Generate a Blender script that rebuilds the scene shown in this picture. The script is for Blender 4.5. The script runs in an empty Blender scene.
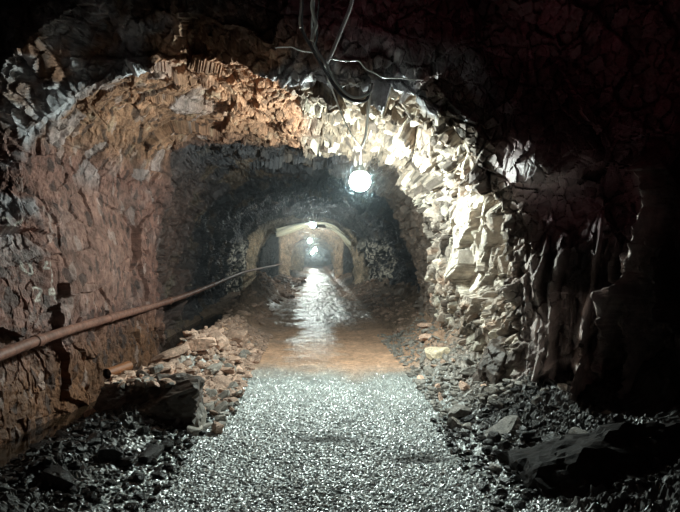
import bpy, math, random
import numpy as np
from mathutils import Vector, Matrix

C = bpy.context.scene
COL = C.collection
CAM_H = 1.5
F = 500.0
def P(px, py, d):
    return ((px - 316.0) / F * d, d, CAM_H - (py - 256.0) / F * d)

# ------------------------------------------------------------------ noise
def _h(ix, iy, iz, seed):
    h = (ix.astype(np.int64) * 374761393 + iy.astype(np.int64) * 668265263 + iz.astype(np.int64) * 2147483647 + seed * 1274126177) & 0xFFFFFFFF
    h = ((h ^ (h >> 13)) * 1274126177) & 0xFFFFFFFF
    h = ((h ^ (h >> 16)) * 2246822519) & 0xFFFFFFFF
    return (h ^ (h >> 15)) & 0xFFFFFFFF
def _u(h, k):
    g = ((h ^ (k * 0x9E3779B1 & 0xFFFFFFFF)) * 2654435761) & 0xFFFFFFFF
    g = ((g ^ (g >> 15)) * 2246822519) & 0xFFFFFFFF
    return ((g ^ (g >> 13)) & 0xFFFFFF).astype(np.float32) / 16777216.0
def vn(p, seed=0):
    """smooth value noise, about -1..1"""
    i = np.floor(p).astype(np.int64); f = (p - i).astype(np.float32)
    f = f * f * f * (f * (f * 6 - 15) + 10)
    out = np.zeros(len(p), np.float32)
    for dx in (0, 1):
        wx = f[:, 0] if dx else 1 - f[:, 0]
        for dy in (0, 1):
            wy = f[:, 1] if dy else 1 - f[:, 1]
            for dz in (0, 1):
                wz = f[:, 2] if dz else 1 - f[:, 2]
                out += wx * wy * wz * _u(_h(i[:, 0] + dx, i[:, 1] + dy, i[:, 2] + dz, seed), 1)
    return out * 2 - 1
def fbm(p, seed=0, o=4, gain=.5):
    s = 0; a = 1; t = 0
    for k in range(o):
        s = s + a * vn(p * (2.03 ** k) + k * 7.3, seed + k * 11); t += a; a *= gain
    return s / t
def cells(p, seed, tilt=1.0):
    """blocky broken-rock relief: every cell is a tilted plane; returns height, gap to the cell edge, cell random"""
    i = np.floor(p).astype(np.int64)
    n = len(p)
    f1 = np.full(n, 1e9, np.float32); f2 = np.full(n, 1e9, np.float32); h1 = np.zeros(n, np.float32); r1 = np.zeros(n, np.float32)
    for dx in (-1, 0, 1):
        for dy in (-1, 0, 1):
            for dz in (-1, 0, 1):
                ci = i + np.array([dx, dy, dz])
                h = _h(ci[:, 0], ci[:, 1], ci[:, 2], seed)
                c = np.stack([_u(h, 1), _u(h, 2), _u(h, 3)], 1) * .9 + .05
                dl = (p - ci).astype(np.float32) - c
                d = (dl * dl).sum(1)
                nb = d < f1
                f2 = np.where(nb, f1, np.minimum(f2, d))
                t = np.stack([_u(h, 4), _u(h, 5), _u(h, 6)], 1) * 2 - 1
                hh = (_u(h, 7) * 2 - 1) * .5 + tilt * (dl * t).sum(1)
                h1 = np.where(nb, hh, h1); r1 = np.where(nb, _u(h, 8), r1); f1 = np.where(nb, d, f1)
    return h1, np.sqrt(f2) - np.sqrt(f1), r1
def ss(a, b, x):
    t = np.clip((x - a) / (b - a), 0, 1); return t * t * (3 - 2 * t)
def band(x, a, b, w):
    return ss(a - w, a + w, x) * (1 - ss(b - w, b + w, x))

# ------------------------------------------------------------------ mesh helpers
def mesh_np(name, verts, faces, mat, cols=None, wet=None, parent=None, smooth=False):
    me = bpy.data.meshes.new(name)
    v = np.asarray(verts, np.float32); f = np.asarray(faces, np.int32)
    k = f.shape[1]
    me.vertices.add(len(v)); me.vertices.foreach_set('co', v.ravel())
    me.loops.add(f.size); me.loops.foreach_set('vertex_index', f.ravel())
    me.polygons.add(len(f)); me.polygons.foreach_set('loop_start', np.arange(0, f.size, k, dtype=np.int32))
    me.polygons.foreach_set('use_smooth', np.full(len(f), smooth))
    me.update(calc_edges=True)
    if cols is not None:
        a = me.attributes.new('tint', 'FLOAT_COLOR', 'POINT')
        a.data.foreach_set('color', np.concatenate([cols, np.ones((len(v), 1))], 1).astype(np.float32).ravel())
    if wet is not None:
        a = me.attributes.new('wet', 'FLOAT', 'POINT'); a.data.foreach_set('value', wet.astype(np.float32))
    me.materials.append(mat)
    o = bpy.data.objects.new(name, me); COL.objects.link(o)
    if parent: o.parent = parent
    return o
def grid_faces(nr, nc):
    a = np.arange(nr * nc).reshape(nr, nc)
    return np.stack([a[:-1, :-1], a[:-1, 1:], a[1:, 1:], a[1:, :-1]], -1).reshape(-1, 4)
def tag(o, label, cat, group=None, kind=None):
    if label: o['label'] = label
    if cat: o['category'] = cat
    if group: o['group'] = group
    if kind: o['kind'] = kind
    return o
def thing(name, label, cat, loc, group=None):
    o = bpy.data.objects.new(name, None); COL.objects.link(o); o.location = loc; o.empty_display_size = .1
    return tag(o, label, cat, group)
def catmull(pts, n):
    p = np.array(pts, float); m = len(p)
    p = np.vstack([2 * p[0] - p[1], p, 2 * p[-1] - p[-2]])
    s = np.linspace(0, m - 1, n); i = np.minimum(s.astype(int), m - 2); t = (s - i)[:, None]
    a, b, c, d = p[i], p[i + 1], p[i + 2], p[i + 3]
    return .5 * (2 * b + (c - a) * t + (2 * a - 5 * b + 4 * c - d) * t * t + (3 * b - a - 3 * c + d) * t ** 3)
def tube(name, pts, r, mat, n=60, k=10, parent=None, wob=0, seed=1, origin=(0, 0, 0), rr=None, caps=True):
    """a round tube along a smooth path; rr = radius at each path sample"""
    c = catmull(pts, n) - np.array(origin)
    if wob:
        c[:, 0] += wob * fbm(c * 6, seed, 3); c[:, 2] += wob * fbm(c * 6 + 9, seed, 3)
    T = np.gradient(c, axis=0); T /= np.linalg.norm(T, axis=1)[:, None] + 1e-9
    up = np.array([.3, .9, .1]) if abs(T[:, 1]).mean() < .8 else np.array([.1, .1, 1.])
    A = np.cross(T, up); A /= np.linalg.norm(A, axis=1)[:, None] + 1e-9; B = np.cross(T, A)
    R = np.full(n, r) if rr is None else rr
    th = np.linspace(0, 2 * math.pi, k, endpoint=False)
    v = (c[:, None] + R[:, None, None] * (np.cos(th)[None, :, None] * A[:, None] + np.sin(th)[None, :, None] * B[:, None])).reshape(-1, 3)
    a = np.arange(n * k).reshape(n, k); b = np.roll(a, -1, 1)
    f = np.stack([a[:-1], b[:-1], b[1:], a[1:]], -1).reshape(-1, 4)
    if caps:
        v = np.vstack([v, c[0], c[-1]]); q = len(v) - 2
        f0 = np.stack([b[0], a[0], np.full(k, q), np.full(k, q)], -1); f1 = np.stack([a[-1], b[-1], np.full(k, q + 1), np.full(k, q + 1)], -1)
        faces = [tuple(x) for x in f] + [tuple(x[:3]) for x in f0] + [tuple(x[:3]) for x in f1]
    else:
        faces = [tuple(x) for x in f]
    me = bpy.data.meshes.new(name); me.from_pydata([tuple(x) for x in v], [], faces); me.update()
    for pl in me.polygons: pl.use_smooth = True
    me.materials.append(mat)
    o = bpy.data.objects.new(name, me); COL.objects.link(o)
    if parent: o.parent = parent
    return o

# ------------------------------------------------------------------ materials
def new_mat(name):
    m = bpy.data.materials.new(name); m.use_nodes = True
    n = m.node_tree.nodes; b = n['Principled BSDF']
    return m, n, m.node_tree.links, b
def rock_mat(name, attr=True, col=(.3, .2, .15), rough=(.42, .95), bump=.5, scale=1.0, spec=.5, vary=True, objrand=False):
    m, n, L, b = new_mat(name)
    geo = n.new('ShaderNodeNewGeometry')
    tc = n.new('ShaderNodeTexCoord')
    co = geo.outputs['Position'] if attr else tc.outputs['Object']
    def noise(sc, det, ro=.6):
        x = n.new('ShaderNodeTexNoise'); x.inputs['Scale'].default_value = sc * scale; x.inputs['Detail'].default_value = det; x.inputs['Roughness'].default_value = ro
        L.new(co, x.inputs['Vector']); return x
    n1, n2, n3 = noise(1.7, 6), noise(9, 8, .65), noise(38, 5, .7)
    if attr:
        c = n.new('ShaderNodeAttribute'); c.attribute_name = 'tint'; base = c.outputs['Color']
    else:
        c = n.new('ShaderNodeRGB'); c.outputs[0].default_value = (*col, 1); base = c.outputs[0]
    mr = n.new('ShaderNodeMapRange'); mr.inputs['From Min'].default_value = .3; mr.inputs['From Max'].default_value = .7
    mr.inputs['To Min'].default_value = .55; mr.inputs['To Max'].default_value = 1.5; L.new(n2.outputs['Fac'], mr.inputs['Value'])
    mr2 = n.new('ShaderNodeMapRange'); mr2.inputs['From Min'].default_value = .3; mr2.inputs['From Max'].default_value = .7
    mr2.inputs['To Min'].default_value = .7; mr2.inputs['To Max'].default_value = 1.3; L.new(n1.outputs['Fac'], mr2.inputs['Value'])
    mu = n.new('ShaderNodeMath'); mu.operation = 'MULTIPLY'; L.new(mr.outputs[0], mu.inputs[0]); L.new(mr2.outputs[0], mu.inputs[1])
    fac = mu.outputs[0]
    if objrand:
        oi = n.new('ShaderNodeObjectInfo'); q = n.new('ShaderNodeMapRange'); q.inputs['To Min'].default_value = .6; q.inputs['To Max'].default_value = 1.35
        L.new(oi.outputs['Random'], q.inputs['Value']); m2 = n.new('ShaderNodeMath'); m2.operation = 'MULTIPLY'; L.new(fac, m2.inputs[0]); L.new(q.outputs[0], m2.inputs[1]); fac = m2.outputs[0]
    vm = n.new('ShaderNodeVectorMath'); vm.operation = 'SCALE'; L.new(base, vm.inputs[0]); L.new(fac, vm.inputs['Scale'])
    L.new(vm.outputs[0], b.inputs['Base Color'])
    # roughness: wet patches are glossy
    rm = n.new('ShaderNodeMapRange'); rm.inputs['To Min'].default_value = rough[1]; rm.inputs['To Max'].default_value = rough[0]
    if attr:
        w = n.new('ShaderNodeAttribute'); w.attribute_name = 'wet'
        ad = n.new('ShaderNodeMath'); ad.operation = 'MULTIPLY_ADD'; L.new(n2.outputs['Fac'], ad.inputs[0]); ad.inputs[1].default_value = .5; L.new(w.outputs['Fac'], ad.inputs[2])
        s2 = n.new('ShaderNodeMath'); s2.operation = 'SUBTRACT'; s2.use_clamp = True; L.new(ad.outputs[0], s2.inputs[0]); s2.inputs[1].default_value = .25
        L.new(s2.outputs[0], rm.inputs['Value'])
    else:
        L.new(n2.outputs['Fac'], rm.inputs['Value'])
    L.new(rm.outputs[0], b.inputs['Roughness'])
    b.inputs['Specular IOR Level'].default_value = spec
    hs = n.new('ShaderNodeMath'); hs.operation = 'MULTIPLY_ADD'; L.new(n3.outputs['Fac'], hs.inputs[0]); hs.inputs[1].default_value = .35; L.new(n2.outputs['Fac'], hs.inputs[2])
    bp = n.new('ShaderNodeBump'); bp.inputs['Strength'].default_value = bump; bp.inputs['Distance'].default_value = .035 / scale
    L.new(hs.outputs[0], bp.inputs['Height']); L.new(bp.outputs[0], b.inputs['Normal'])
    return m
def plain(name, col, rough=.5, metal=0, spec=.5, noise=0):
    m, n, L, b = new_mat(name)
    b.inputs['Base Color'].default_value = (*col, 1); b.inputs['Roughness'].default_value = rough; b.inputs['Metallic'].default_value = metal
    b.inputs['Specular IOR Level'].default_value = spec
    t = n.new('ShaderNodeTexNoise'); t.inputs['Scale'].default_value = 30; t.inputs['Detail'].default_value = 5
    mx = n.new('ShaderNodeMapRange'); mx.inputs['To Min'].default_value = 1 - noise; mx.inputs['To Max'].default_value = 1 + noise
    L.new(t.outputs['Fac'], mx.inputs['Value'])
    vm = n.new('ShaderNodeVectorMath'); vm.operation = 'SCALE'; vm.inputs[0].default_value = col; L.new(mx.outputs[0], vm.inputs['Scale']); L.new(vm.outputs[0], b.inputs['Base Color'])
    return m
M_wall = rock_mat('rock_wall', bump=.75)
M_floor = rock_mat('tunnel_floor', rough=(.3, .9), bump=.4, scale=1.6)
_n = M_floor.node_tree.nodes; _b = _n['Principled BSDF']; _w = [x for x in _n if x.type == 'ATTRIBUTE' and x.attribute_name == 'wet'][0]
_b.inputs['Specular IOR Level'].default_value = .8; _b.inputs['Coat Roughness'].default_value = .28; _b.inputs['Coat IOR'].default_value = 1.6; M_floor.node_tree.links.new(_w.outputs['Fac'], _b.inputs['Coat Weight'])
M_tan = rock_mat('broken_tan_rock', attr=False, col=(.52, .34, .255), objrand=True, scale=1.2)
M_grey = rock_mat('broken_grey_rock', attr=False, col=(.27, .24, .21), objrand=True, rough=(.3, .8), scale=1.2)
M_pale = rock_mat('pale_rock', attr=False, col=(.62, .5, .36), scale=1.2)
M_dark = rock_mat('shaded_wet_rock', attr=False, col=(.017, .014, .013), rough=(.14, .5), scale=1.2, objrand=True, spec=.45)  # near-black: the shadow over the near rubble is put into the colour
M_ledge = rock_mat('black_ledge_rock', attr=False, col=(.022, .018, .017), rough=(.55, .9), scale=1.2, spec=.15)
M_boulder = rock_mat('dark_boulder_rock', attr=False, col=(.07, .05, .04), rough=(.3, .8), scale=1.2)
M_pipe = rock_mat('rusty_pipe', attr=False, col=(.19, .09, .065), rough=(.35, .7), bump=.15, scale=2)
M_orange = plain('orange_pipe', (.24, .085, .03), .6, noise=.4)
M_black = plain('black_cable', (.05, .05, .055), .25, spec=1.0)
M_greyc = plain('grey_cable', (.4, .42, .42), .25, spec=.9)
M_white = plain('pale_wire', (.75, .75, .72), .3, noise=.2)
M_steel = plain('twisted_wire', (.55, .5, .5), .3, metal=0, noise=.3)
M_socket = plain('lamp_socket', (.35, .34, .3), .5, noise=.1)
M_sheet = plain('pale_sheet', (.85, .78, .62), .8, noise=.2)
def emit(name, col, s):
    m, n, L, b = new_mat(name)
    b.inputs['Base Color'].default_value = (.8, .8, .8, 1); b.inputs['Emission Color'].default_value = (*col, 1); b.inputs['Emission Strength'].default_value = s
    return m
M_bulb = emit('lit_bulb', (.84, 1, .945), 860)
M_bulb_far = emit('lit_bulb_far', (.88, 1, .95), 320)

# ------------------------------------------------------------------ tunnel shell: a loft through the tunnel's cross-sections
def prof(xl, xr, zc, bow=0.0):
    """generic arch with 12 points"""
    w = xr - xl
    return [(xl, -.4), (xl - bow, .6), (xl + .02 * w, .5 * zc), (xl + .07 * w, .76 * zc), (xl + .2 * w, .92 * zc), (xl + .38 * w, .99 * zc),
            (xl + .56 * w, 1.0 * zc), (xl + .76 * w, .94 * zc), (xl + .91 * w, .77 * zc), (xl + .98 * w, .52 * zc), (xr + bow, .3 * zc), (xr, -.4)]
near = [(-3.1, -.4), (-3.3, .6), (-3.4, 1.6), (-3.4, 2.9), (-2.6, 4.1), (-1.1, 4.75), (.7, 4.75), (2.1, 4.4), (3.1, 3.5), (3.6, 2.2), (3.5, .9), (3.3, -.4)]
ST = [
 (-4.0, near, 14), (2.2, near, 40),
 (3.6, [(-2.85, -.4), (-2.9, .6), (-3.1, 1.6), (-3.9, 2.8), (-3.4, 4.2), (-1.1, 4.55), (.6, 4.55), (2.0, 4.2), (2.9, 3.4), (3.35, 2.2), (3.15, .9), (3.1, -.4)], 100),
 (4.4, [(-2.7, -.4), (-2.74, .6), (-2.98, 1.6), (-4.1, 2.8), (-3.4, 4.4), (-1.5, 4.5), (-.1, 4.2), (1.15, 4.0), (2.05, 3.3), (2.68, 2.25), (2.62, .95), (2.64, -.4)], 100),
 (4.9, [(-2.6, -.4), (-2.62, .6), (-2.72, 1.5), (-2.9, 2.55), (-2.35, 3.08), (-1.35, 3.38), (-.1, 3.18), (.8, 3.1), (1.42, 2.6), (1.82, 1.85), (1.96, .9), (2.05, -.4)], 130),
 (6.3, [(-2.5, -.4), (-2.5, .6), (-2.55, 1.5), (-2.65, 2.5), (-2.1, 3.2), (-1.1, 3.4), (0, 3.2), (.8, 3.1), (1.5, 2.75), (1.88, 1.95), (1.93, .9), (2.0, -.4)], 150),
 (7.8, [(-2.4, -.4), (-2.4, .6), (-2.42, 1.5), (-2.4, 2.6), (-2.05, 3.3), (-1.0, 3.35), (0, 3.15), (.85, 2.98), (1.5, 2.6), (1.85, 1.9), (1.92, .9), (1.9, -.4)], 50),
 (8.5, [(-2.7, -.4), (-2.8, .6), (-2.9, 1.5), (-2.8, 2.6), (-2.15, 3.3), (-1.1, 3.35), (0, 3.2), (1.1, 3.2), (1.9, 2.9), (2.2, 2.0), (2.25, .9), (2.2, -.4)], 80),
 (11.0, prof(-2.95, 2.2, 3.35, .05), 30), (12.0, prof(-3.0, 3.0, 3.5, .1), 140), (18.5, prof(-3.3, 2.9, 3.6, .1), 60), (21.4, prof(-3.3, 2.25, 3.25), 60),
 (22.2, [(-2.6, -.4), (-2.75, .6), (-2.7, 1.4), (-2.35, 2.1), (-1.75, 2.6), (-.9, 2.85), (0, 2.88), (.7, 2.7), (1.3, 2.25), (1.62, 1.5), (1.75, .6), (1.7, -.4)], 14),
 (23.0, prof(-2.6, 1.7, 2.85), 24), (24.5, prof(-3.3, 2.6, 3.3, .1), 50), (31.0, prof(-3.2, 2.6, 3.4, .1), 20), (32.2, prof(-2.9, 2.0, 3.2), 20), (33.0, prof(-1.75, 1.25, 2.75), 10),
 (34.0, prof(-1.75, 1.3, 2.75), 16), (36.0, prof(-2.8, 2.4, 3.2), 40), (48.5, prof(-2.6, 2.6, 3.2), 16), (50.0, prof(-1.3, 1.7, 2.7), 10), (51.0, prof(-1.3, 1.7, 2.7), 14), (54.0, prof(-2.4, 2.4, 3.1), 40), (76.0, prof(-2.0, 2.0, 2.8), 1)]
NU = 900
rows_d, rows_p = [], []
profs = [catmull(p, NU) for _, p, _ in ST]
for i in range(len(ST) - 1):
    n = ST[i][2]
    for k in range(n):
        t = k / n; rows_d.append(ST[i][0] * (1 - t) + ST[i + 1][0] * t)
        te = t
        rows_p.append(profs[i] * (1 - te) + profs[i + 1] * te)
rows_d.append(ST[-1][0]); rows_p.append(profs[-1])
D = np.array(rows_d); Q = np.array(rows_p)          # Q: rows, NU, 2
NR = len(D)
base = np.stack([Q[:, :, 0], np.repeat(D[:, None], NU, 1), Q[:, :, 1]], -1)
du = np.gradient(base, axis=1); dv = np.gradient(base, axis=0)
nrm = np.cross(dv, du); nrm /= np.linalg.norm(nrm, axis=-1)[..., None] + 1e-9
# blur the normals along the tunnel so that steps stay clean
for _ in range(6):
    nrm[1:-1] = (nrm[:-2] + nrm[1:-1] * 2 + nrm[2:]) / 4
nrm /= np.linalg.norm(nrm, axis=-1)[..., None] + 1e-9
cen = np.array([0, 0, 1.5])
chk = ((cen - base) * nrm)[..., [0, 2]].sum(-1)
if np.median(chk) < 0: nrm = -nrm
p = base.reshape(-1, 3).astype(np.float32); nv = nrm.reshape(-1, 3).astype(np.float32)
X, Y, Z = p[:, 0], p[:, 1], p[:, 2]
U = np.tile(np.linspace(0, 1, NU), NR)
warp = np.stack([fbm(p * .9, 3, 3), fbm(p * .9, 5, 3), fbm(p * .9, 7, 3)], 1)
warp2 = np.stack([fbm(p * 4, 13, 3), fbm(p * 4, 15, 3), fbm(p * 4, 17, 3)], 1)
q = p + warp * .35
# zones
wn = fbm(p * 1.3, 31, 4)
z_near = 1 - ss(4.75, 5.0, Y + .22 * wn)
z_left = (1 - ss(.40, .46, U + .02 * wn)) * (1 - ss(7.3, 8.3, Y + .5 * wn)) * (1 - z_near * ss(.20, .28, U + .03 * wn))
z_right = ss(.56, .62, U)
z_pill = ss(4.7, 4.95, Y + .1 * wn) * (1 - ss(7.9, 8.3, Y)) * ss(.52, .56, U + .02 * wn)
z_ceil = ss(4.6, 4.9, Y) * (1 - ss(7.2, 8.2, Y + .4 * wn)) * band(U, .30, .555, .03)
z_mid = ss(7.7, 8.6, Y + .6 * wn) * (1 - ss(19.2, 20.6, Y + .4 * wn))
z_far = ss(19.2, 20.6, Y + .4 * wn)
z_rbay = z_near * ss(.58, .66, U)
# relief
hA, gA, rA = cells(q * np.array([1.1, 1.1, .9]), 101, 1.1)
qd = p + warp2 * .025
# right side: strata that run steeply; elsewhere more even blocks
rot = np.stack([qd[:, 0] + qd[:, 1] * .3, qd[:, 1], qd[:, 2] + .45 * qd[:, 1]], 1)
sc = np.where((z_right > .5)[:, None], np.array([[5.0, 5.0, 2.3]]), np.array([[3.4, 3.0, 3.4]]))
dia = np.stack([qd[:, 0], (qd[:, 1] + qd[:, 2]) * .707, (qd[:, 2] - qd[:, 1]) * .707], 1)
# over the arch the shards turn with the vault
vault = (Z + .5 * X + .35 * wn > 3.05)[:, None]
arc = np.stack([(qd[:, 0] * .8 - qd[:, 2] * .6) * .8, (qd[:, 0] * .6 + qd[:, 2] * .8) * .9, qd[:, 1] * 1.7], 1)
dia = np.where(vault, arc, dia)
hB, gB, rB = cells(dia * np.array([3.6, 4.6, 1.5]), 211, 1.3)
hB2, gB2, rB2 = cells(qd * np.array([3.2, 2.6, 3.2]) , 221, 1.2)
mixr = np.clip(z_right, 0, 1)
hBm = hB * mixr + hB2 * (1 - mixr); gBm = gB * mixr + gB2 * (1 - mixr)
rot2 = np.stack([rot[:, 0], rot[:, 1], rot[:, 2] * .55], 1)
cc_ = z_pill[:, None] > .5
rot2 = np.where(cc_, dia * np.where(vault, np.array([[.9, 1.1, .42]]), np.array([[.8, 1.15, .38]])), rot2)
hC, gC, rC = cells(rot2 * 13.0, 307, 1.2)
fine = fbm(p * 30, 41, 3)
big = fbm(p * .55, 51, 3)
smooth_patch = z_left * band(Z, .9, 2.35, .15) * band(Y, 5.2, 6.9, .3)

aA = .16 + .06 * z_near + .05 * z_right * z_near - .07 * z_left
n2_ = fbm(p * 4, 85, 3)
aB = .085 * (1 - .5 * z_near) * (1 - .55 * z_left) * (1 - .65 * smooth_patch) + .02 * z_pill
slab = z_pill * (1 - ss(.7, 1.25, ((Y - 5.95 + .35 * (Z - 1.65)) / .55) ** 2 + ((Z - 1.65) / .62) ** 2 + .4 * n2_))
aC = .034 * (1 - .55 * z_left) * (1 - .85 * slab) * (1 - .6 * smooth_patch) + .012 * z_pill
farf = ss(9, 20, Y)
disp = .16 * big + aA * hA + aB * hBm + aC * hC + .008 * fine
disp -= (.05 + .06 * z_pill) * (1 - ss(0, .12, gBm)) * (1 - .85 * z_left) * (1 - .75 * z_near) * (1 - slab) + (.018 + .02 * z_pill) * (1 - ss(0, .14, gC)) * (1 - .85 * z_left) * (1 - .7 * z_near) * (1 - .9 * slab)
disp += .06 * slab + z_left * (1 - .5 * smooth_patch) * (.05 * np.abs(fbm((p + warp * .15) * np.array([3.5, 3.5, 2.2]), 87, 5)) + .03 * fbm(p * 9, 89, 4))
# hanging vertical curtains of rock in the near bay on the right
rid = fbm(np.stack([(X - Y) * 3.2 + .5 * warp[:, 0], X * .0, Z * .45], 1), 61, 3)
rid2 = fbm(np.stack([(X - Y) * 9 + 1.2 * warp[:, 1], X * .0, Z * 1.1], 1), 67, 3)
cur = z_rbay * (1 - ss(1.3, 1.8, Z + .3 * wn))
disp += cur * (.55 * np.maximum(0, 1 - np.abs(rid) * 5) ** 1.2 + .07 * np.maximum(0, 1 - np.abs(rid2) * 3.5))
# jutting noses of rock seen against the dark bay
def nose(c, r, a):
    global disp
    dd = ((p - np.array(c)) / np.array(r)); disp = disp + a * np.exp(-(dd * dd).sum(1) * 1.5)
nose((2.12, 4.70, 2.36), (.42, .4, .34), .55)
nose((2.4, 4.5, 2.6), (.2, .2, .35), .12)
disp *= 1 - .45 * cur
disp += cur * (.022 * fbm(p * np.array([14, 14, 6]), 97, 4) + .03 * hC)
rmask = np.zeros(len(p))
def ridge(px, z0, z1, w, a, lean=0.0):
    global disp, rmask
    x = np.interp(px, [533, 561, 583, 607, 623, 655], [2.1, 2.3, 2.45, 2.6, 2.7, 2.84]); y = x * F / (px - 316.0)
    wob = .10 * fbm(np.stack([Z * 1.6, Z * 0 + px, Z * 0], 1), 77, 4)
    cx = x + wob * .8 + lean * (Z - z0); cy = y - wob * .6 - lean * .7 * (Z - z0)
    d2 = ((X - cx) ** 2 + (Y - cy) ** 2) / (w * w)
    rmask = np.maximum(rmask, np.exp(-d2 / 3.0) * band(Z, z0, z1, .12))
    disp = disp + a * 1.25 * np.exp(-np.sqrt(d2) * 1.1) * band(Z + .15 * wob, z0, z1, .12) * (.7 + .6 * np.abs(warp2[:, 0]))
ridge(541, .3, 1.25, .05, .12); ridge(556, .1, .95, .04, .14, .06); ridge(577, .5, 1.2, .05, .26, -.05)
ridge(600, .0, 1.15, .07, .42, -.05); ridge(622, -.1, 1.15, .08, .60, .05); ridge(645, -.2, 1.2, .08, .72); ridge(654, 1.2, 2.3, .05, .6, .05); ridge(596, 0, .7, .08, .25, -.2)
# layered slabs in the near roof
lay = fbm(np.stack([X * 1.2, Y * 4.5 + .8 * warp[:, 0], Z * 1.5], 1), 71, 4)
roof = z_near * band(U, .25, .62, .05)
disp += roof * (.10 * np.abs(lay) + .05 * lay)
amp = np.interp(Y, [0, 10, 18, 21.4, 22, 30, 76], [1, 1, 1.2, 1.1, .55, .6, .6])
disp = disp * amp
# keep arches' openings from closing up
v = p + nv * disp[:, None]
# colours of the rock, with some light and shade put into the tint
def colr(r, g, b): return np.array([[r, g, b]], np.float32)
n1 = fbm(p * 2.2, 81, 4)
mix_later = None; n2 = fbm(p * 7, 83, 4)
tint = np.repeat(colr(.017, .014, .0155), len(p), 0)  # near chamber: its shadow is put into this very dark tint
def mix(mask, c):
    global tint
    m_ = np.clip(mask, 0, 1)[:, None]; tint = tint * (1 - m_) + c * m_
mix(z_near * ss(.45, .6, U) * (1 - ss(.8, .9, U)), colr(.095, .008, .019))        # red lens glow put into the near roof's tint
mix(np.maximum(z_left, 0), colr(.25, .125, .098))
mix(z_left * ss(.05, .5, n1 + .3 * rB2 - .2), colr(.29, .19, .17))               # grey-pink blocks
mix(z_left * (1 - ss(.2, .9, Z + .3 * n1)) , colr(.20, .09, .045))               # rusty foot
mix(smooth_patch * .6, colr(.29, .16, .125))
mix(z_ceil, colr(.33, .172, .10)); mix(z_ceil * ss(.2, .6, n2), colr(.40, .27, .18)); mix(z_ceil * ss(.1, .5, -n2) * .6, colr(.16, .085, .05))
mix(z_pill, colr(.37, .305, .255)); mix(z_pill * ss(.15, .6, n2 + .4 * rB - .2), colr(.33, .22, .16)); mix(z_pill * ss(.86, .60, U), colr(.17, .125, .09))  # last mix darkens the arch over the lamp to hold back its glare
hD, gD, rD = cells(rot2 * 26.0, 331, 1.0)
mix(slab * .8, colr(.42, .36, .305))
mix(z_pill * (1 - slab) * (rC < .18) * .85, colr(.07, .05, .04)); mix(z_pill * (1 - slab) * (rD < .14) * .8, colr(.09, .07, .055)); mix(z_pill * (rC > .86) * .6, colr(.6, .54, .45))  # dark cells paint the shade of gaps between the shards
mix(z_left * (rC < .12) * .7, colr(.08, .05, .045)); mix(z_left * (rC > .95) * .45, colr(.42, .33, .30)); mix(z_left * (rD < .10) * .35, colr(.08, .045, .035))
mix(z_left * (rB2 > .8) * (1 - smooth_patch) * .6 * ss(1.2, 1.8, Z), colr(.42, .35, .34))
mix(z_ceil * (rC < .15) * .6, colr(.1, .05, .03))
mix(band(Y + .1 * wn, 4.68, 5.0, .07) * band(U, .2, .72, .04) * ss(-.1, .25, n1), colr(.42, .41, .43))  # grey-white rim rock, with its edge glints put into the tint
mix(cur, colr(.07, .05, .045)); mix(rmask * 1.2, colr(.48, .38, .35))  # pale ridges on dark wall: grazing lamp light put into the tint
mix(cur * (1 - ss(2.15, 2.4, X)) * .9, colr(.30, .24, .22))  # bay corner lightened the same way, as if lit
mix(np.exp(-(((p - np.array([2.1, 4.7, 2.35])) / np.array([.4, .4, .28])) ** 2).sum(1)) * 1.3, colr(.36, .29, .29))  # jutting nose painted paler, as if the lamp lit its face
mix(z_mid, colr(.058, .056, .062)); mix(z_mid * (1 - ss(.25, .4, U)) * (1 - ss(9.5, 13, Y)), colr(.11, .068, .058)); mix(z_mid * ss(.1, .5, n1), colr(.11, .08, .06))  # shade beyond the rib is put into this dark tint
mix(z_mid * z_right * band(Y, 8.2, 11.6, .3), colr(.17, .125, .10))
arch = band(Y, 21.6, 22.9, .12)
mix(z_far, colr(.045, .04, .038)); mix(band(Y, 18.6, 21.6, .2) * (1 - ss(1.8, 2.4, Z)) * (rC > .62) * .9, colr(.62, .56, .48)); mix(arch * (1 - .7 * ss(2.35, 2.8, Z)) * (1 - ss(22.3, 22.8, Y) * ss(0, 1, -X)), colr(.55, .43, .31)); mix(band(Y, 31, 34, .4) * band(X, -2.35, 1.75, .1), colr(.5, .37, .26)); mix(ss(47, 49, Y), colr(.42, .31, .2))  # shade between the arches and pale sparkles beside the ring are painted in
tint *= (1 + .25 * (rC - .5) + .35 * (rB - .5))[:, None]
wet = np.clip(.15 + .75 * z_near + .6 * z_mid + .25 * n1 - .1 * z_pill + .5 * band(Y, 17, 21.5, .6), 0, 1)
# white numbers painted on the wall: strokes given as points on the wall's plane (y, z)
def wall_pt(px, py, x=-2.72):
    d = (x) / ((px - 316.0) / F); return d, CAM_H - (py - 256.0) / F * d
strokes = [[(20, 218), (24, 218), (21, 226)], [(31, 217), (29, 222), (22, 229)],
           [(27, 262), (26, 268), (28, 273), (32, 274), (33, 268), (30, 263)], [(39, 262), (38, 268), (42, 268)], [(45, 262), (45, 274), (44, 281)],
           [(30, 289), (33, 287), (36, 290), (34, 295), (29, 301), (34, 300)], [(46, 294), (41, 294), (41, 289), (45, 290), (46, 301)]]
pm = np.zeros(len(p))
sel = np.where((z_left > .3) & (Y < 5.6) & (Z > .9) & (Z < 2.1))[0]
vs = v[sel]; ipx = 316 + F * vs[:, 0] / vs[:, 1]; ipy = 256 - F * (vs[:, 2] - CAM_H) / vs[:, 1]
wy, wz = vs[:, 1], vs[:, 2]
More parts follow.
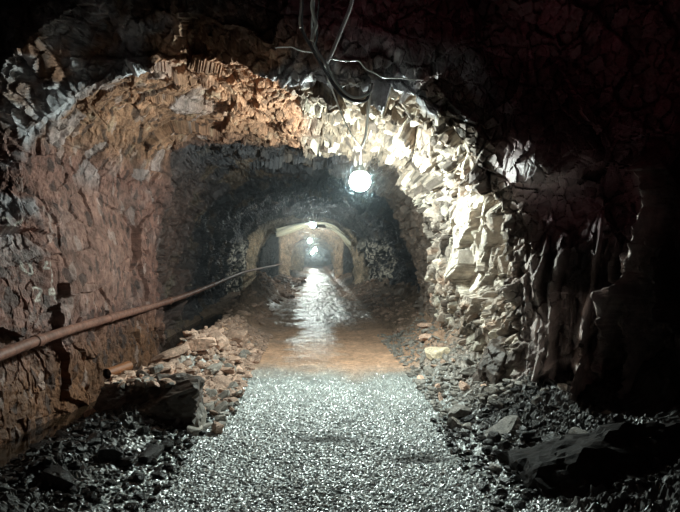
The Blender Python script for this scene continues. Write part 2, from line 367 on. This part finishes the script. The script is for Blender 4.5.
for s in strokes:
    q_ = [wall_pt(*a) for a in s]
    for a, b_ in zip(q_[:-1], q_[1:]):
        ab = np.array(b_) - np.array(a); t = np.clip(((wy - a[0]) * ab[0] + (wz - a[1]) * ab[1]) / (ab @ ab + 1e-9), 0, 1)
        dd = np.hypot(wy - a[0] - t * ab[0], wz - a[1] - t * ab[1])
        pm[sel] = np.maximum(pm[sel], 1 - ss(.006, .014, dd + .006 * n2[sel]))
mix(pm * .8, colr(.8, .74, .66))
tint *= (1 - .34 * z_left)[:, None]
tint = np.clip(tint, .008, .85)
nl, nr_ = int(NU * .36), int(NU * .60)
V3 = v.reshape(NR, NU, 3); T3 = tint.reshape(NR, NU, 3); W3 = wet.reshape(NR, NU)
def piece(name, a, b):
    g = V3[:, a:b]; nc = b - a
    o = mesh_np(name, g.reshape(-1, 3), grid_faces(NR, nc), M_wall, T3[:, a:b].reshape(-1, 3), W3[:, a:b].ravel())
    o['kind'] = 'structure'; return o
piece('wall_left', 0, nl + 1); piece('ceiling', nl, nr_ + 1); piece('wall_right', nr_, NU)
# end of the tunnel, where it turns away
gx, gz = np.meshgrid(np.linspace(-2.6, 2.6, 60), np.linspace(-.4, 3.2, 40)); pe = np.stack([gx.ravel(), np.full(gx.size, 74.), gz.ravel()], 1)
pe[:, 1] += .4 * fbm(pe * 1.5, 5, 4)
e = mesh_np('wall_end', pe, grid_faces(40, 60), M_wall, np.repeat(colr(.4, .29, .17), len(pe), 0), np.zeros(len(pe))); e['kind'] = 'structure'

# ------------------------------------------------------------------ floor
def floor_low(x, y):
    """the lie of the ground without its gravel"""
    x = np.asarray(x, float); y = np.asarray(y, float)
    s = np.stack([x.ravel(), y.ravel(), np.zeros(x.size)], 1)
    w = fbm(s * 1.4, 91, 3).reshape(x.shape); w2 = fbm(s * 4.0, 93, 3).reshape(x.shape)
    h = .02 * w + .012 * w2
    xc = np.interp(y, [0, 3, 5, 7, 9, 12, 18, 24, 33], [-1.75, -1.75, -1.62, -1.55, -1.55, -1.7, -1.95, -2.0, -2.2])
    hh = np.interp(y, [0, 2.5, 4, 5, 6, 7.5, 9, 11, 14, 17, 20, 22, 26, 34, 50], [.1, .12, .16, .26, .36, .36, .26, .2, .42, .62, .62, .4, .3, .3, .1])
    wd = np.interp(y, [0, 5, 8, 12, 17, 24, 50], [.5, .42, .40, .45, .6, .6, .5])
    h = h + hh * np.exp(-((x - xc) / wd) ** 2 * 1.4) * (1 + .45 * w + .35 * w2)
    # ditch along the left wall
    dt = band(x, -2.9, xc - .55, .10) * (1 - ss(13, 15, y))
    h = h * (1 - dt) - .30 * dt
    # rubble toe on the right
    r0 = np.interp(y, [0, 3, 5, 6.5, 8, 9, 11, 16, 22], [1.0, 1.1, 1.3, 1.32, 1.3, 1.5, 1.6, 1.5, 1.2])
    rs = np.interp(y, [0, 3, 5, 7, 8, 9.5, 11, 13, 22], [.16, .2, .42, .5, .6, .7, .4, .25, .4])
    h = h + np.maximum(0, x - r0) * rs * (1 + .5 * w + .3 * w2)
    # shallow hump of mud across the road and further lips
    h = h + .05 * np.exp(-((y - 17) / 1.2) ** 2) + .07 * np.exp(-((y - 23.5) / 1.5) ** 2)
    h = h - .02 * np.exp(-(((x - .06) / .28) ** 2 + ((y - 4.15) / .10) ** 2)) - .02 * np.exp(-(((x - .78) / .30) ** 2 + ((y - 3.75) / .12) ** 2))
    return h
xs = np.unique(np.concatenate([np.arange(-4.2, -2.6, .05), np.arange(-2.6, -1.2, .014), np.arange(-1.2, 1.45, .0085), np.arange(1.45, 2.4, .014), np.arange(2.4, 4.2, .05)]).round(4))
ys = np.concatenate([np.arange(-4, 2.4, .1), np.arange(2.4, 5.2, .0085), np.arange(5.2, 8.5, .014), np.arange(8.5, 14, .03), np.arange(14, 26, .06), np.arange(26, 76.2, .3)])
gx, gy = np.meshgrid(xs, ys); fx, fy = gx.ravel(), gy.ravel()
fz = floor_low(fx, fy)
s3 = np.stack([fx, fy, np.zeros_like(fx)], 1)
road = (1 - ss(5.9, 7.2, fy + .5 * fbm(s3 * 1.8, 111, 3))) 
g1, gg1, gr1 = cells(s3 * 42 + np.array([0, 0, .5]), 401, 1.0)
g2, gg2, gr2 = cells(s3 * 20 + np.array([0, 0, .5]), 403, 1.0)
onroad = band(fx, -1.45, 1.45, .2)
dome = (ss(0, .35, gg1) - .5)
pebb = .0075 * g1 + .007 * dome + .006 * g2 * ss(.3, .8, gr2)
side = 1 - onroad
rough_side = .05 * g2 * .6 + .03 * fbm(s3 * 7, 113, 4)
wetfar = ss(10, 12.5, fy)
fz = fz + pebb * (road * onroad + .3 * (1 - road) * onroad + 1.6 * side) + rough_side * side * (1 - .5 * ss(12, 20, fy))
fz += .035 * wetfar * fbm(s3 * np.array([2.2, 1.0, 1]), 119, 4)
fz += (.006 + .014 * wetfar) * fbm(s3 * np.array([12, 5, 1]), 115, 4) * (1 - road)
fv = np.stack([fx, fy, fz], 1)
ft = np.repeat(colr(.22, .24, .232), len(fx), 0)
def fmix(m_, c):
    global ft
    m_ = np.clip(m_, 0, 1)[:, None]; ft = ft * (1 - m_) + c * m_
nf = fbm(s3 * 2.5, 117, 4)
fmix(road * (gr1 - .2) * .8, colr(.45, .44, .42))
fmix((1 - road), colr(.44, .255, .16))
fmix((1 - road) * ss(0, .5, nf) * .5, colr(.25, .14, .08))
streak = band(fx + .35 * nf, -.35, .30, .15) * (1 - wetfar) + wetfar * band(fx + .35 * nf, -.55, .9, .15)
fmix(ss(8.5, 11, fy) * np.maximum(streak, .3) * .85, colr(.09, .07, .055))
shaded_low = np.exp(-(((fx - .07) / .34) ** 2 + ((fy - 4.12 + .1 * nf) / .09) ** 2) ** 2) + np.exp(-(((fx - .78) / .3) ** 2 + ((fy - 3.77 + .1 * nf) / .09) ** 2) ** 2)
fmix(shaded_low * .85, colr(.05, .045, .04))  # shade in the road's shallow lows painted as a dark tint
fmix(side * .6, colr(.2, .13, .09)); fmix(side * ss(8, 10, fy) * .7, colr(.12, .08, .055))
fmix(side * (1 - ss(4.4, 5.4, fy)) * .92, colr(.022, .02, .019))  # shadow over the near road sides painted almost black
fw = np.clip(1.0 * road + .1 + .75 * streak * ss(6.3, 7.6, fy) + .3 * ss(11, 13, fy) * onroad + (.2 + .5 * wetfar) * nf - .1 * (1 - road), 0, 1)
fw = fw * (1 - .9 * np.clip(shaded_low, 0, 1)) * (1 - .75 * side); ft = np.clip(ft, .01, .8)
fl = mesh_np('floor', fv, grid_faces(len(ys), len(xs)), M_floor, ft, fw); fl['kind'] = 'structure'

# water lying in the ditch and between the gravel
def water_mat():
    m, n, L, b = new_mat('ditch_water')
    b.inputs['Base Color'].default_value = (.035, .02, .012, 1); b.inputs['Roughness'].default_value = .09
    t = n.new('ShaderNodeTexNoise'); t.inputs['Scale'].default_value = 6; t.inputs['Detail'].default_value = 3
    g = n.new('ShaderNodeNewGeometry'); L.new(g.outputs['Position'], t.inputs['Vector'])
    bp = n.new('ShaderNodeBump'); bp.inputs['Strength'].default_value = .12; bp.inputs['Distance'].default_value = .02; L.new(t.outputs['Fac'], bp.inputs['Height']); L.new(bp.outputs[0], b.inputs['Normal'])
    return m
wyv = np.linspace(-3.5, 14.0, 120); wx = np.linspace(-3.0, -1.7, 8)
a, b_ = np.meshgrid(wx, wyv)
w = mesh_np('water', np.stack([a.ravel(), b_.ravel(), np.full(a.size, -.11)], 1), grid_faces(120, 8), water_mat(), smooth=True)
tag(w, 'dark still water in the ditch along the foot of the brown wall', 'water', kind='stuff')

# ------------------------------------------------------------------ broken rock
rng = random.Random(7)
def rock_mesh(name, seed, mat, sub=3, planes=13, flat=1.0, elong=1.0, rough=.03):
    import bmesh
    bm = bmesh.new(); bmesh.ops.create_icosphere(bm, subdivisions=sub, radius=1.0)
    d = np.array([v_.co[:] for v_ in bm.verts]); d /= np.linalg.norm(d, axis=1)[:, None]
    r = np.random.RandomState(seed)
    N = r.normal(size=(planes, 3)); N /= np.linalg.norm(N, axis=1)[:, None]
    N = np.vstack([N, np.eye(3), -np.eye(3)])
    k = r.uniform(.55, 1.0, len(N))
    dot = d @ N.T
    rad = np.where(dot > .05, k[None] / np.maximum(dot, .05), 9).min(1)
    rad = np.minimum(rad, 1.35)
    pos = d * rad[:, None]
    pos *= (1 + rough * fbm(pos * 3 + seed, seed, 3) * 2)[:, None]
    pos *= np.array([elong, 1.0, flat]) * .5
    for v_, c in zip(bm.verts, pos): v_.co = c
    me = bpy.data.meshes.new(name); bm.to_mesh(me); bm.free(); me.materials.append(mat); return me
def rock_obj(name, me, loc, size, rot, squash=(1, 1, 1)):
    o = bpy.data.objects.new(name, me); COL.objects.link(o)
    o.location = loc; o.rotation_euler = rot; o.scale = [size * s_ for s_ in squash]; return o
LIB = {}
for key, mat in (('tan', M_tan), ('grey', M_grey), ('pale', M_pale), ('dark', M_dark)):
    LIB[key] = [rock_mesh('rock', 10 * i + len(key), mat, 3, 10 + i % 4, [.42, .6, .8, .5][i % 4], [1.5, 1.2, 1.0, 1.8][i % 4]) for i in range(8)]
def ground(x, y): return float(floor_low(np.array([x]), np.array([y]))[0])

placed = []
def put(px, py, w, key, label, i=0, rz=None, tilt=.25, squash=(1, 1, 1), lift=0, group=None, d=None, sink=.25):
    """a rock that stands on the ground where the pixel's line of sight meets it"""
    if d is None:
        d = 2.9
        while d < 30:
            x, y, z = P(px, py, d)
            if z <= ground(x, y) + .02: break
            d += .02
    x, y, z = P(px, py, d)
    size = w / F * d
    hgt = size * [.42, .6, .8, .5][i % 4] * .7
    o = rock_obj('rock', LIB[key][i % 8], (x, y, ground(x, y) + lift + hgt * (.5 - sink)), size, (rng.uniform(-tilt, tilt), rng.uniform(-tilt, tilt), rng.uniform(0, 6.28) if rz is None else rz), squash)
    tag(o, label, 'rock', group); placed.append((x, y, size)); return o
# rocks one can single out
put(437, 356, 29, 'pale', 'pale cream block lying at the right edge of the road, beside the bright rock rib', 1, .3, .1)
o = put(437, 318, 20, 'tan', 'rounded tan boulder resting above the cream block, at the foot of the dim bay', 2, d=8.6, lift=.30)
put(96, 412, 20, 'tan', 'small pointed pinkish rock standing alone at the ditch edge left of the dark boulder', 0, .2, .3, (1, .8, 1.6))
put(172, 360, 24, 'tan', 'small smooth light brown slab leaning on the crest of the left heap', 3, .5, .3, (1.1, .7, 1.1), lift=.06)
put(200, 350, 28, 'tan', 'largest orange-brown rock on the crest of the left heap', 1, .1, .3, (1.1, .8, 1.1), lift=.05)
put(218, 345, 28, 'tan', 'orange-brown wedge behind the largest rock of the left heap', 0, 2.1, .3, (1, .8, 1.6), lift=.06)
put(236, 343, 26, 'tan', 'brown block at the far end of the left heap, near the road', 2, 1.2)
put(196, 420, 34, 'grey', 'pale grey pointed slab leaning against the end of the dark boulder', 3, 1.9, .5, (1, .6, 2.2), lift=.04)
put(176, 402, 28, 'grey', 'grey flake lying on the corner of the dark boulder', 0, .4, .4, (1, .8, 1.6), lift=.18)
put(60, 480, 36, 'dark', 'dark stone with one pinkish edge in the shadowed rubble below the ditch', 3, -.7, .3, (1, .7, 1))
put(30, 448, 30, 'dark', 'dark brown block beside the ditch in the shadowed rubble', 2, .8, .2)
put(112, 456, 26, 'dark', 'rounded dark wet stone in the shadowed rubble in front of the dark boulder', 2, .3, .2)
put(150, 456, 26, 'dark', 'dark upright wedge of rock between the boulder and the wet gravel', 0, 1.2, .5, (1, .7, 1.8))
put(556, 448, 34, 'dark', 'four-sided dark block at the foot of the black bay, rimmed with light', 1, .2, .1, (1, .8, 1.5))
put(462, 412, 26, 'grey', 'grey angular stone at the road edge below the bright rock rib', 1)
put(508, 428, 30, 'grey', 'grey flat stone among the rubble in front of the black bay', 3)
put(470, 372, 26, 'grey', 'brown-grey wedge between the cream block and the dark boulder under the rib', 0, 1.0, .4)
put(428, 338, 16, 'tan', 'small tan stone between the cream block and the rounded boulder', 1)
put(424, 326, 15, 'tan', 'small tan stone left of the rounded boulder at the foot of the bay', 3)

def big_rock(name, label, loc, dims, seed, mat, rz=0, rx=0, planes=12):
    me = rock_mesh(name, seed, mat, 5, planes, 1, 1, .02)
    vv = np.zeros(len(me.vertices) * 3, np.float32); me.vertices.foreach_get('co', vv); vv = vv.reshape(-1, 3) * np.array(dims) * 1.25
    h, g, _ = cells(vv * 7 + seed, seed, 1.0); l = vv / (np.linalg.norm(vv, axis=1)[:, None] + 1e-6)
    vv = vv + l * (h * .03 + .015 * fbm(vv * 18, seed, 3) - .015 * (1 - ss(0, .1, g)))[:, None]
    me.vertices.foreach_set('co', vv.astype(np.float32).ravel()); me.update()
    o = bpy.data.objects.new(name, me); COL.objects.link(o); o.location = loc; o.rotation_euler = (rx, 0, rz)
    return tag(o, label, 'boulder')
big_rock('boulder', 'large black-shadowed boulder with a flat top of chips at the ditch edge', (-1.46, 4.5, .13), (.92, .6, .50), 31, M_boulder, .12)
big_rock('boulder', 'dark rounded boulder at the foot of the bright rock rib', (1.92, 5.25, .35), (.48, .5, .52), 37, M_boulder, .5)
big_rock('boulder', 'low broad black ledge of rock at the foot of the black bay', (2.1, 3.3, .02), (1.7, .7, .75), 43, M_ledge, .15, -.8)

# the rest of the heaps: every stone an object, the smallest chips one mass of rubble
areas = [
 # name, label, count, x-function, y range, size range, materials, tilt
 ('stones heaped beside the ditch', 'angular light brown stone in the lit crest and slope of the left heap', 105, (-2.0, -.92), (5.3, 8.2), (.10, .24), ['tan', 'tan', 'tan', 'grey'], .6),
 ('chips around the dark boulder', 'grey angular stone on the slope between the dark boulder and the road', 34, (-1.15, -.78), (4.2, 5.6), (.07, .17), ['grey', 'grey', 'tan'], .6),
 ('stones on the dark boulder', 'thin broken stone lying on the flat top of the dark boulder', 16, (-1.85, -1.2), (4.6, 5.0), (.09, .2), ['grey', 'tan'], .3),
 ('shadowed stones near the ditch', 'small dark wet stone in the shadowed rubble below the dark boulder', 42, (-2.1, -1.05), (3.0, 4.2), (.06, .15), ['dark'], .5),
 ('stones under the rib', 'small brown-grey stone in the rubble under the bright rock rib', 52, (1.25, 1.85), (4.9, 8.0), (.07, .17), ['grey', 'grey', 'tan'], .6),
 ('stones before the black bay', 'dark grey stone in the rubble in front of the black bay', 34, (1.2, 2.2), (3.3, 4.9), (.07, .17), ['grey', 'dark'], .5),
]
proto = {}
for group, label, cnt, xr, yr, sr, mats, tilt in areas:
    n = 0; tries = 0
    while n < cnt and tries < 4000:
        tries += 1
        y = rng.uniform(*yr); x = rng.uniform(*xr)
        size = sr[0] + (sr[1] - sr[0]) * rng.random() ** 2
        if any((x - a[0]) ** 2 + (y - a[1]) ** 2 < ((size + a[2]) * .36) ** 2 for a in placed): continue
        key = rng.choice(mats); i = rng.randrange(8)
        zz = ground(x, y)
        if group.startswith('stones on'): zz = .36; y -= .25; 
        o = rock_obj('rock', LIB[key][i], (x, y, zz + size * .16), size, (rng.uniform(-tilt, tilt), rng.uniform(-tilt, tilt), rng.uniform(0, 6.28)), (1, rng.uniform(.6, 1), rng.uniform(.7, 1.4)))
        tag(o, label, 'rock', group); placed.append((x, y, size)); n += 1
# rubble
def rubble(name, label, spots, mat, seed, zz=None):
    r = np.random.RandomState(seed); V, Fc, k = [], [], 0
    lib = []
    for i in range(10):
        me = rock_mesh('chip', 900 + i, mat, 2, 9, .6, 1.2, .02)
        a = np.zeros(len(me.vertices) * 3, np.float32); me.vertices.foreach_get('co', a); f = np.zeros(len(me.polygons) * 3, np.int32); me.polygons.foreach_get('vertices', f)
        lib.append((a.reshape(-1, 3), f.reshape(-1, 3))); bpy.data.meshes.remove(me)
    xs_ = np.array([s_[0] for s_ in spots]); ys_ = np.array([s_[1] for s_ in spots]); zs_ = floor_low(xs_, ys_) if zz is None else np.full(len(xs_), zz)
    for (x, y, s_), z in zip(spots, zs_):
        a, f = lib[r.randint(10)]
        M = Matrix.Rotation(r.uniform(0, 6.28), 3, 'Z') @ Matrix.Rotation(r.uniform(-.7, .7), 3, 'X')
        V.append(a @ np.array(M).T * s_ * np.array([1, 1, 1]) + np.array([x, y, z + s_ * .15])); Fc.append(f + k); k += len(a)
    o = mesh_np(name, np.vstack(V), np.vstack(Fc), mat)
    return tag(o, label, 'rubble', kind='stuff')
r_ = np.random.RandomState(3)
def spots(n, xr, yr, s):
    return [(r_.uniform(*xr), r_.uniform(*yr), s[0] + (s[1] - s[0]) * r_.rand() ** 2) for _ in range(n)]
rubble('rubble', 'fine light brown chips filling the left heap', spots(2600, (-2.0, -.82), (4.9, 9.5), (.03, .13)), M_tan, 1)
rubble('rubble', 'pale grey-brown chips lying on the flat top of the dark boulder', spots(150, (-1.85, -1.16), (4.36, 4.78), (.04, .12)), M_tan, 6, .37)
rubble('rubble', 'fine grey-brown chips under the bright rock rib', spots(1300, (1.15, 2.0), (4.6, 9.5), (.025, .09)), M_grey, 2)
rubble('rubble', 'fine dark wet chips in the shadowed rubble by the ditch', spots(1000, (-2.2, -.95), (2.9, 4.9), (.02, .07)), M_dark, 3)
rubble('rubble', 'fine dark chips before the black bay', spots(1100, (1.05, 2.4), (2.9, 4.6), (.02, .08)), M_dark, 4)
rubble('rubble', 'brown chips along the sides of the road beyond the heaps', spots(450, (-2.6, -1.1), (10, 22), (.04, .22)) + spots(300, (1.5, 2.4), (9.5, 21), (.04, .2)) + spots(200, (-2.0, -.7), (17, 34), (.05, .3)), M_tan, 5)

# ------------------------------------------------------------------ pipe along the left wall
pw = thing('pipe', 'rusty brown pipe running along the left wall above the ditch', 'pipe', (-2.42, 3.5, .74))
pts = [P(-60, 385, 3.2), P(0, 355, 3.85), P(60, 333, 4.75), P(110, 318, 5.9), P(160, 304, 7.7), P(200, 290, 10.3), P(245, 272, 16.9), P(268, 267, 24.0), P(281, 264, 33)]
n = 140
path = catmull(pts, n)
rr = .045 * (1 + .03 * np.sin(np.arange(n)))
tube('pipe_run', pts, .045, M_pipe, n, 14, pw, origin=pw.location, rr=np.full(n, .047))
for px, py, d in ((40, 340, 4.38), (110, 318, 5.9), (170, 301, 8.2), (212, 285, 11.6)):
    j = min(range(n), key=lambda k: abs(path[k][1] - d)); c = path[j]; t = path[min(j + 1, n - 1)] - path[j]; t /= np.linalg.norm(t)
    tube('coupling', [c - t * .045, c - t * .02, c + t * .02, c + t * .045], .056, M_pipe, 8, 14, pw, origin=pw.location)
# orange pipe stub at the ditch edge
c0 = np.array(P(107, 374, 4.66)); c1 = np.array(P(129, 366, 4.95))
s_ = thing('pipe_stub', 'short orange open-ended pipe stub lying among chips on the dark boulder', 'pipe', tuple(c0))
tube('pipe_wall', [c0, c0 * .7 + c1 * .3, c0 * .3 + c1 * .7, c1], .05, M_orange, 12, 18, s_, origin=c0, caps=False)
tube('bore', [c0 + (c1 - c0) * .05, c0 * .6 + c1 * .4, c0 * .4 + c1 * .6, c1], .043, M_black, 12, 18, s_, origin=c0)

# ------------------------------------------------------------------ lamps
def ico(name, r, mat, parent, loc=(0, 0, 0), sub=3, sq=(1, 1, 1)):
    import bmesh
    bm = bmesh.new(); bmesh.ops.create_icosphere(bm, subdivisions=sub, radius=r)
    for v_ in bm.verts: v_.co = Vector([v_.co[k] * sq[k] for k in range(3)])
    me = bpy.data.meshes.new(name); bm.to_mesh(me); bm.free(); me.materials.append(mat)
    for pl in me.polygons: pl.use_smooth = True
    o = bpy.data.objects.new(name, me); COL.objects.link(o); o.parent = parent; o.location = loc; return o
def lamp(px, py, d, r, mat, label, group=None, cord=None):
    c = P(px, py, d); t = thing('hanging_lamp', label, 'lamp', c, group)
    ico('bulb', r, mat, t)
    tube('socket', [(0, 0, r * .8), (0, 0, r * 1.1), (0, 0, r * 1.5), (0, 0, r * 1.9)], r, M_socket, 12, 20, t, rr=r * np.interp(np.arange(12), [0, 3, 7, 11], [.68, .6, .35, .25]))
    cc = cord or [(0, 0, r * 1.7), (.01, 0, r * 2.4), (0, 0, r * 3.4), (0, 0, r * 4.5)]
    tube('cord', cc, .008, M_white, 16, 8, t)
    return t
L0 = np.array(P(360, 181, 5.9))
kn = np.array(P(361, 148, 5.35))
lamp(360, 181, 5.9, .12, M_bulb, 'glaring white bulb hanging nearest, in front of the bright rock rib', cord=[(0, 0, .2), tuple((kn - L0) * .5 + np.array([0, 0, .05])), tuple((kn - L0) * .8), tuple(kn - L0)])
lamp(313, 225, 19.3, .11, M_bulb_far, 'second bulb, hanging under the crown of the first far arch')
lamp(310, 241, 30.5, .13, M_bulb_far, 'third bulb, seen through the far arch just below the second bulb')
lamp(315, 249.5, 45, .16, M_bulb_far, 'fourth and lowest bulb, deep in the tunnel')
lamp(312, 253, 62, .16, M_bulb_far, 'faint fifth bulb at the very end of the tunnel')

# cables above the near lamp
def cable(name, label, pl, r, mat, n=90, wob=0, **k):
    pts = [P(*q_) for q_ in pl]
    o = tube(name, [np.array(q_) - np.array(pts[-1]) for q_ in pts], r, mat, n, 8, None, wob=wob, **k); o.location = pts[-1]
    return tag(o, label, 'strip' if 'strip' in name else 'wire' if name == 'wire' else 'cable')
cable('power_cable', 'thick black cable drooping from the roof in a loop above the near bulb', [(301, -60, 4.3), (302, 0, 4.35), (302, 28, 4.4), (312, 48, 4.45), (326, 72, 4.5), (340, 93, 4.55), (355, 101, 4.6), (366, 100, 4.65), (370, 90, 4.7)], .016, M_black)
cable('power_cable', 'grey cable hanging beside the thick one and bending under its loop', [(313, -60, 4.3), (314, 0, 4.35), (312, 25, 4.4), (314, 45, 4.42), (326, 64, 4.45), (336, 82, 4.5), (352, 97, 4.55), (368, 94, 4.6), (372, 84, 4.7)], .012, M_greyc)
cable('power_cable', 'thin black cable nearest the twisted wire, ending where the cables meet', [(318, -60, 4.3), (319, 0, 4.35), (317, 20, 4.38), (317, 38, 4.42), (316, 44, 4.44), (322, 58, 4.47)], .009, M_black)
cable('highlight_strip', 'crumpled pale strip added as the bright highlight among the cables at the roof', [(314, -30, 4.28), (315, -5, 4.28), (313, 12, 4.3), (316, 26, 4.3), (313, 41, 4.32)], .017, M_white, 60, wob=.03)  # both pale strips are added to stand in for highlights on the cables
cable('highlight_strip', 'narrow pale strip added as a highlight beside the thick black cable at the roof', [(300, -30, 4.2), (301, -5, 4.2), (300, 12, 4.2), (301, 28, 4.22)], .009, M_white, 60, wob=.02)
def twist(label, pl, r=.014, turns=30):
    pts = [P(*q_) for q_ in pl]; c = catmull(pts, 260); o = c[-1].copy()
    root = thing('twisted_wire', label, 'wire', tuple(o))
    for ph in (0, math.pi):
        th = np.linspace(0, turns * 2 * math.pi, 260) + ph; cc = c + np.stack([np.cos(th) * r * .8, np.sin(th) * r * .8, 0 * th], 1)
        tube('strand', list(cc[::1]), r * .6, M_steel, 260, 6, root, origin=o)
twist('twisted steel wire slanting down from the roof to the cable loop', [(356, -40, 4.2), (352, 0, 4.3), (342, 28, 4.4), (332, 52, 4.45), (324, 68, 4.5)])
cable('wire', 'thin pale wire running from the cable loop down to the near bulb', [(324, 68, 4.5), (330, 84, 4.6), (342, 115, 4.9), (352, 135, 5.1), (361, 148, 5.35)], .007, M_white)
cable('wire', 'pale double wire dropping straight from the end of the cable loop', [(370, 90, 4.7), (369, 105, 4.8), (367, 122, 5.0), (365, 138, 5.2), (361, 148, 5.35)], .013, M_white)
cable('wire', 'pale wire trailing right from the cables along the dark roof', [(330, 60, 4.35), (345, 61, 4.4), (358, 61, 4.4), (367, 70, 4.42), (380, 76, 4.45), (400, 78, 4.45), (424, 80, 4.5)], .006, M_white, wob=.02)
cable('wire', 'pale wire sagging left from the cables under the roof edge', [(322, 56, 4.5), (312, 53, 4.5), (300, 51, 4.5), (290, 47, 4.5), (276, 48, 4.5)], .005, M_white, wob=.02)

# pale crumpled band along the crown of the far arch
cp = catmull([P(276, 229, 21.3), P(290, 225, 21.2), P(305, 222.5, 21.2), P(320, 222, 21.2), P(332, 225, 21.2), P(343, 232, 21.3), P(351, 240, 21.4)], 70)
vb = []
for i, c in enumerate(cp):
    for k in range(12):
        t = k / 11; vb.append((c[0] + .03 * math.sin(k * 2.2 + i * .3), c[1] + .10 * math.sin(t * 9 + i * .12), c[2] - t * (.22 + .14 * math.sin(i * .09 + 1.0) + (.12 if i > 40 else 0)) ))
o = mesh_np('sheet', vb, grid_faces(70, 12), M_sheet, smooth=True)
sm = o.modifiers.new('t', 'SOLIDIFY'); sm.thickness = .012
tag(o, 'pale crumpled band bowed along the crown of the first far arch, behind the second bulb', 'sheet')

# ------------------------------------------------------------------ haze
def haze():
    vb = [(x, y, z) for x in (-4.5, 4.5) for y in (5.25, 73.0) for z in (-.6, 5.4)]
    f = [(0, 1, 3, 2), (4, 6, 7, 5), (0, 4, 5, 1), (2, 3, 7, 6), (0, 2, 6, 4), (1, 5, 7, 3)]
    m = bpy.data.materials.new('haze'); m.use_nodes = True; n = m.node_tree.nodes; n.clear()
    out = n.new('ShaderNodeOutputMaterial'); s = n.new('ShaderNodeVolumeScatter')
    s.inputs['Color'].default_value = (.8, .93, 1, 1); s.inputs['Density'].default_value = .0065; s.inputs['Anisotropy'].default_value = .85
    m.node_tree.links.new(s.outputs[0], out.inputs['Volume'])
    o = mesh_np('haze', vb, f, m); tag(o, 'thin damp haze glowing around the bulbs', 'haze', kind='stuff')
haze()

# ------------------------------------------------------------------ camera, world, view
cam = bpy.data.cameras.new('camera'); co = bpy.data.objects.new('camera', cam); COL.objects.link(co)
co.location = (0, 0, CAM_H); co.rotation_euler = (math.pi / 2, 0, 0)
cam.sensor_width = 36; cam.lens = 36 * F / 680; cam.shift_x = 24 / 680; cam.clip_end = 200; cam.clip_start = .05
C.camera = co
w = bpy.data.worlds.new('world'); C.world = w; w.use_nodes = True
w.node_tree.nodes['Background'].inputs[0].default_value = (0, 0, 0, 1); w.node_tree.nodes['Background'].inputs[1].default_value = 0
vs_ = C.view_settings; vs_.view_transform = 'Standard'; vs_.look = 'None'; vs_.gamma = 1; vs_.use_curve_mapping = False; vs_.exposure = 0
C.cycles.max_bounces = 5; C.cycles.diffuse_bounces = 3; C.cycles.volume_bounces = 0; C.cycles.sample_clamp_indirect = 6
